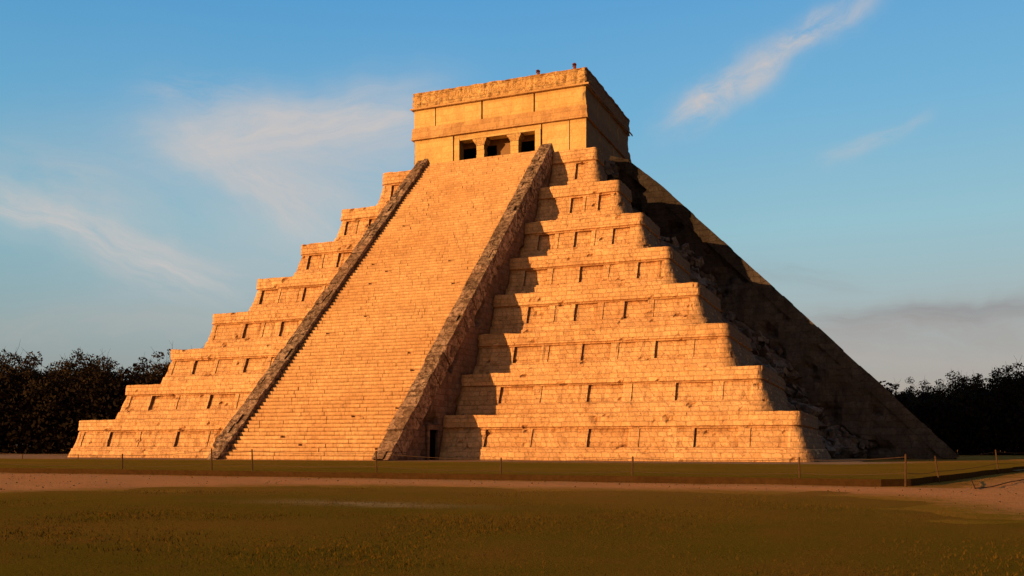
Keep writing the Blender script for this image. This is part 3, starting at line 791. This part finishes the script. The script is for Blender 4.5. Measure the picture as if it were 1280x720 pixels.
# ------------------------------------------------------------------ trees
def make_tree(seed, H_, W_, twiggy):
    rs = random.Random(seed); nr = np.random.default_rng(seed)
    tr = MB(); clumps = []
    th = H_ * rs.uniform(.30, .42)
    base = [Vector((0, 0, -.2)), Vector((rs.uniform(-.1, .1), rs.uniform(-.1, .1), th * .5)), Vector((rs.uniform(-.3, .3), rs.uniform(-.3, .3), th))]
    tr.tube(base, [.24, .19, .16], 7)
    for k in range(13):
        a = 6.283 * k / 13 + rs.uniform(-.4, .4); st = base[2].lerp(base[1], rs.uniform(0, .9))
        el = rs.uniform(.15, 1.0); L = rs.uniform(.55, 1)
        tip = Vector((math.cos(a) * W_ * L * (1 - .55 * el), math.sin(a) * W_ * L * (1 - .55 * el), th + (H_ - th) * (.15 + .78 * el * L)))
        m_ = st.lerp(tip, .5) + Vector((rs.uniform(-.4, .4), rs.uniform(-.4, .4), rs.uniform(0, .7)))
        tr.tube([st, m_, tip], [.09, .055, .02], 5)
        clumps.append((tip, rs.uniform(.9, 1.7))); clumps.append((m_, rs.uniform(.8, 1.4)))
        for q in range(3):
            t2 = tip + Vector((rs.gauss(0, 1.1), rs.gauss(0, 1.1), rs.gauss(.2, .8)))
            tr.tube([m_.lerp(tip, .6), t2], [.03, .012], 4); clumps.append((t2, rs.uniform(.5, 1.0)))
    for k in range(16):
        clumps.append((Vector((rs.gauss(0, W_ * .42), rs.gauss(0, W_ * .42), rs.uniform(.12, .75) * H_)), rs.uniform(.9, 1.6)))
    # bare twigs standing out of the crown
    for k in range(twiggy):
        c, r_ = rs.choice(clumps); 
        if c.z < H_ * .55: continue
        d = Vector((rs.gauss(0, .5), rs.gauss(0, .5), rs.uniform(.5, 1.2))).normalized()
        L = rs.uniform(.9, 1.9); p = c + d * L
        tr.tube([c, c + d * L * .55 + Vector((rs.gauss(0, .1), rs.gauss(0, .1), 0)), p], [.022, .014, .007], 3, False)
    C = []; S = []
    for c, r_ in clumps:
        m_ = int(130 * r_ ** 1.6)
        p = nr.normal(0, 1, (m_, 3)); p /= np.linalg.norm(p, axis=1)[:, None]
        p *= (r_ * nr.random(m_) ** .45)[:, None] * np.array([1, 1, .75])
        C.append(p + np.array(c)); S.append(.05 + .095 * nr.random(m_))
    C = np.vstack(C); S = np.concatenate(S); n = len(C)
    a = nr.normal(0, 1, (n, 3)); a /= np.linalg.norm(a, axis=1)[:, None]; b = np.cross(a, nr.normal(0, 1, (n, 3))); b /= np.linalg.norm(b, axis=1)[:, None]
    a *= S[:, None] * 1.35; b *= S[:, None] * .75
    V = np.empty((n * 4, 3)); V[0::4] = C - a; V[1::4] = C + b; V[2::4] = C + a; V[3::4] = C - b
    F = np.arange(n * 4).reshape(-1, 4)
    return mesh_data('trunk', tr.v, tr.f, M['bark']), mesh_data('crown', V, F, M['leaf'])
protos = [make_tree(100 + k, 10.0, w_, tw) for k, (w_, tw) in enumerate(((3.6, 60), (4.2, 90), (3.2, 40), (4.6, 120), (3.0, 150)))]
def plant_tree(xp, ytop, dep, k, label, group, wide=1.0, rz=None):
    x, y = spot((xp - 640) / FPX * dep, dep)
    h = (HOR - ytop - 7) / FPX * dep + CAM[2]
    s = h / 10.0
    root = empty('tree', (x, y, 0)); tag(root, label, 'tree', group)
    root.scale = (s * wide, s * wide, s); root.rotation_euler = (0, 0, random.uniform(0, 6.28) if rz is None else rz)
    tm, cm = protos[k % len(protos)]
    link_mesh('trunk', tm, root); link_mesh('crown', cm, root)
GL, GR = 'dark trees of the forest left of the pyramid', 'dark trees of the forest right of the pyramid'
left = [(8, 449, 112, 0, 'dark leafy tree at the left edge of the photo, leftmost of the forest'),
        (46, 438, 118, 1, 'dark tree second from the left edge, with a broad even crown'),
        (88, 436, 110, 3, 'tallest twiggy dark tree of the left forest, third from the left edge'),
        (128, 446, 116, 4, 'dark bushy tree in the middle of the left forest, right of the tallest one'),
        (150, 446, 124, 1, 'dark round-crowned tree of the left forest, behind the lowest terrace corner'),
        (182, 457, 112, 2, 'lower dark tree in the dip between the left forest and the third terrace'),
        (217, 437, 118, 4, 'dark tree poking up beside the third terrace from the ground on the left')]
for (a, b, c, k, l) in left: plant_tree(a, b, c, k, l, GL)
for (a, b, c, k) in ((-60, 440, 112, 2), (-25, 437, 122, 3), (-110, 436, 112, 0), (-160, 432, 116, 1), (25, 446, 128, 4), (68, 446, 132, 2), (108, 452, 128, 0), (165, 450, 132, 3), (200, 446, 128, 1), (245, 446, 126, 0)):
    plant_tree(a, b, c, k, 'dark tree hidden in the second row of the forest left of the pyramid', GL)
right = [(1104, 484, 118, 2, 'small dark tree touching the sloping edge of the pyramid on the right'),
         (1124, 477, 126, 4, 'thin twiggy dark tree just right of the pyramid slope'),
         (1152, 474, 114, 0, 'dark dense tree, third from the pyramid slope on the right'),
         (1184, 467, 110, 1, 'broad dark tree in the middle of the right forest'),
         (1214, 462, 118, 3, 'tall twiggy brownish tree in the right forest, left of the last two'),
         (1246, 463, 112, 0, 'dark round tree second from the right edge of the photo'),
         (1276, 452, 110, 4, 'tallest dark tree of the right forest, at the right edge of the photo')]
for (a, b, c, k, l) in right: plant_tree(a, b, c, k, l, GR)
for (a, b, c, k) in ((1085, 490, 130, 1), (1138, 482, 134, 3), (1168, 474, 130, 2), (1200, 470, 130, 0), (1232, 464, 130, 1), (1262, 458, 128, 3), (1310, 450, 112, 1), (1345, 446, 112, 2), (1390, 444, 116, 3), (1440, 440, 116, 0), (1296, 452, 126, 2)):
    plant_tree(a, b, c, k, 'dark tree hidden in the second row of the forest right of the pyramid', GR)
# dense undergrowth filling the foot of both forest edges
C = []; 
for (x0, x1, d0, d1, ht, n) in ((-230, 300, 104, 130, 10.0, 52000), (1040, 1490, 104, 130, 8.4, 46000)):
    xp = x0 + (x1 - x0) * rng.random(n); dep = d0 + (d1 - d0) * rng.random(n)
    lat = (xp - 640) / FPX * dep
    X = CAM[0] + FW[0] * dep + RT[0] * lat; Y = CAM[1] + FW[1] * dep + RT[1] * lat
    lim = np.array([ht * (.72 + .35 * n1(x * .16, y * .16, 5) + .2 * n1(x * .6, y * .6, 2)) for x, y in zip(X, Y)])
    C.append(np.c_[X, Y, lim * rng.random(n) ** .8])
C = np.vstack(C); n = len(C)
S = .10 + .19 * rng.random(n)
a = rng.normal(0, 1, (n, 3)); a /= np.linalg.norm(a, axis=1)[:, None]; b = np.cross(a, rng.normal(0, 1, (n, 3))); b /= np.linalg.norm(b, axis=1)[:, None]
a *= S[:, None] * 1.3; b *= S[:, None] * .9
V = np.empty((n * 4, 3)); V[0::4] = C - a; V[1::4] = C + b; V[2::4] = C + a; V[3::4] = C - b
un = obj('undergrowth', V, np.arange(n * 4).reshape(-1, 4), M['under']); tag(un, 'dark tangled undergrowth at the foot of the forest', kind='stuff')

# ------------------------------------------------------------------ sky and sun
world = bpy.data.worlds.new('World'); sc.world = world; world.use_nodes = True
wt = NT(world.node_tree); bg = world.node_tree.nodes['Background']
tc = wt.new('ShaderNodeTexCoord'); D = tc.outputs['Generated']
sky = wt.new('ShaderNodeTexSky', sky_type='NISHITA', sun_disc=False)
sky.sun_elevation = SUN_E; sky.sun_rotation = math.pi + SUN_A
sky.air_density = 1.0; sky.dust_density = 1.2; sky.ozone_density = 1.5
sp = wt.new('ShaderNodeSeparateXYZ'); wt.l.new(D, sp.inputs[0])
el = wt.math('MAXIMUM', sp.outputs[2], 0.0)
f3 = (float(FW[0]), float(FW[1]), 0.0); r3 = (float(RT[0]), float(RT[1]), 0.0)
df = wt.math('MAXIMUM', wt.vmath('DOT_PRODUCT', D, f3, 1), .08)
du = wt.math('DIVIDE', wt.vmath('DOT_PRODUCT', D, r3, 1), df)
dv = wt.math('DIVIDE', sp.outputs[2], df)
front = wt.math('MULTIPLY', wt.math('SUBTRACT', wt.vmath('DOT_PRODUCT', D, f3, 1), .08), 8.0, clamp=True)
cr = wt.ramp(el, [(0.0, (.41, .355, .305)), (.06, (.43, .405, .37)), (.13, (.40, .50, .515)), (.22, (.315, .575, .68)), (.33, (.185, .485, .75)), (.45, (.105, .38, .73)), (.75, (.02, .07, .16)), (1.0, (.010, .035, .09))])
left_ = wt.ramp(wt.math('ADD', du, .5), [(0.0, (.78, .88, .91)), (.45, (.93, .96, .97)), (.8, (1.05, 1.0, .98))])
cr = wt.mix(1.0, cr, left_, 'MULTIPLY')
hemi = wt.math('MULTIPLY', wt.math('ADD', wt.vmath('DOT_PRODUCT', D, f3, 1), .25), 2.0, clamp=True)
glow = wt.ramp(el, [(0.0, (.62, .34, .165)), (.12, (.46, .28, .16)), (.3, (.20, .165, .14)), (.6, (.05, .065, .085)), (1.0, (.010, .035, .09))])
cr = wt.mix(hemi, glow, cr)
nis = wt.vmath('SCALE', sky.outputs[0]); nis.node.inputs['Scale'].default_value = .06
skyc = wt.mix(.88, nis, cr)
uv = wt.new('ShaderNodeCombineXYZ'); wt.l.new(du, uv.inputs[0]); wt.l.new(dv, uv.inputs[1]); UV = uv.outputs[0]
wn = wt.noise(UV, 5.0, 4, .6, out=1)
UVw = wt.vmath('ADD', UV, wt.scale(wt.vmath('SUBTRACT', wn, (.5, .5, .5)), (.10, .07, 0)))
def stroke(c, A, B, wdt, amt, colr, fa=3.0, fb=16.0, lo=.38, hi=.7, seed=0.0, det=7):
    ua = ((A[0] - 640) / FPX, (HOR - A[1]) / FPX); ub = ((B[0] - 640) / FPX, (HOR - B[1]) / FPX)
    cx, cy = (ua[0] + ub[0]) / 2, (ua[1] + ub[1]) / 2; L = math.hypot(ub[0] - ua[0], ub[1] - ua[1]); ex, ey = (ub[0] - ua[0]) / L, (ub[1] - ua[1]) / L
    p = wt.vmath('SUBTRACT', UVw, (cx, cy, 0))
    a = wt.vmath('DOT_PRODUCT', p, (ex, ey, 0), 1); b = wt.vmath('DOT_PRODUCT', p, (-ey, ex, 0), 1)
    an = wt.math('DIVIDE', a, L * .55); bn = wt.math('DIVIDE', b, wdt / FPX)
    a4 = wt.math('POWER', wt.math('ABSOLUTE', an), 4.0)
    g_ = wt.math('EXPONENT', wt.math('MULTIPLY', wt.math('ADD', a4, wt.math('MULTIPLY', bn, bn)), -1.0))
    q = wt.new('ShaderNodeCombineXYZ'); wt.l.new(wt.math('MULTIPLY', a, fa), q.inputs[0]); wt.l.new(wt.math('MULTIPLY', b, fb * 1.45), q.inputs[1]); q.inputs[2].default_value = seed
    nz = wt.ramp(wt.noise(q.outputs[0], 1.6, det, .70, .5), [(lo, 0), (hi, 1)])
    m_ = wt.math('MULTIPLY', wt.math('MULTIPLY', g_, nz), wt.math('MULTIPLY', front, amt))
    return wt.mix(m_, c, colr)
W1, W2, G1 = (.60, .56, .54), (.56, .53, .53), (.27, .265, .275)
skyc = stroke(skyc, (40, 240), (520, 300), 120, .5, W2, 1.4, 3.0, .2, .75, seed=21)
skyc = stroke(skyc, (190, 112), (330, 132), 26, .55, W2, 4, 12, seed=1)
skyc = stroke(skyc, (225, 182), (540, 140), 40, 1.0, W1, 2.6, 11, .2, .6, seed=2)
skyc = stroke(skyc, (230, 165), (420, 300), 40, .85, W1, 2.6, 11, .22, .62, seed=3)
skyc = stroke(skyc, (300, 205), (540, 230), 80, .65, W2, 2.0, 6, .2, .7, seed=4)
skyc = stroke(skyc, (-40, 245), (270, 352), 28, 1.0, W1, 3, 16, .28, .66, seed=5)
skyc = stroke(skyc, (-20, 225), (180, 260), 44, .45, W2, 3, 9, .3, .7, seed=6)
skyc = stroke(skyc, (100, 320), (380, 360), 60, .35, W2, 2, 9, .3, .7, seed=7)
skyc = stroke(skyc, (-40, 402), (330, 398), 22, .45, (.50, .44, .40), 2, 10, .3, .7, seed=8)
skyc = stroke(skyc, (835, 152), (960, 68), 20, .85, (.62, .55, .52), 9, 14, .25, .62, seed=9)
skyc = stroke(skyc, (920, 98), (1075, -8), 17, .85, (.62, .55, .52), 9, 14, .25, .62, seed=10)
skyc = stroke(skyc, (1040, 192), (1160, 150), 11, .5, (.58, .54, .53), 5, 14, .3, .66, seed=11)
skyc = stroke(skyc, (985, 406), (1330, 377), 14, .8, (.29, .28, .285), 3.2, 20, .32, .62, seed=12)
skyc = stroke(skyc, (960, 430), (1330, 408), 38, 1.0, (.37, .345, .335), 2, 10, .25, .65, seed=13)
skyc = stroke(skyc, (1090, 388), (1340, 372), 9, .5, (.27, .26, .27), 3, 26, .25, .55, seed=15)
skyc = stroke(skyc, (1000, 452), (1340, 440), 14, .6, (.46, .40, .37), 2, 10, .25, .65, seed=16)
skyc = stroke(skyc, (930, 345), (1060, 350), 14, .4, G1, 3, 14, .35, .7, seed=14)
wt.l.new(skyc, bg.inputs[0]); bg.inputs[1].default_value = 1.0

sd = bpy.data.lights.new('sun', 'SUN'); sd.energy = 5.0; sd.angle = R(.53); sd.color = (1.0, .515, .185)
so = bpy.data.objects.new('sun', sd); col.objects.link(so)
dirv = Vector((math.sin(SUN_A) * math.cos(SUN_E), math.cos(SUN_A) * math.cos(SUN_E), -math.sin(SUN_E)))
so.rotation_euler = dirv.to_track_quat('-Z', 'Y').to_euler(); so.location = (-60, -140, 60)

# ------------------------------------------------------------------ camera
cd = bpy.data.cameras.new('camera'); cam = bpy.data.objects.new('camera', cd); col.objects.link(cam)
cam.location = CAM; cam.rotation_euler = (R(90), -.001, -YAW)
cd.sensor_width = 36; cd.lens = FPX / 1280 * 36; cd.shift_y = (HOR - 360) / 1280; cd.clip_end = 6000; cd.clip_start = .1
sc.camera = cam
sc.view_settings.view_transform = 'Standard'; sc.view_settings.look = 'None'; sc.view_settings.exposure = 0; sc.view_settings.gamma = 1
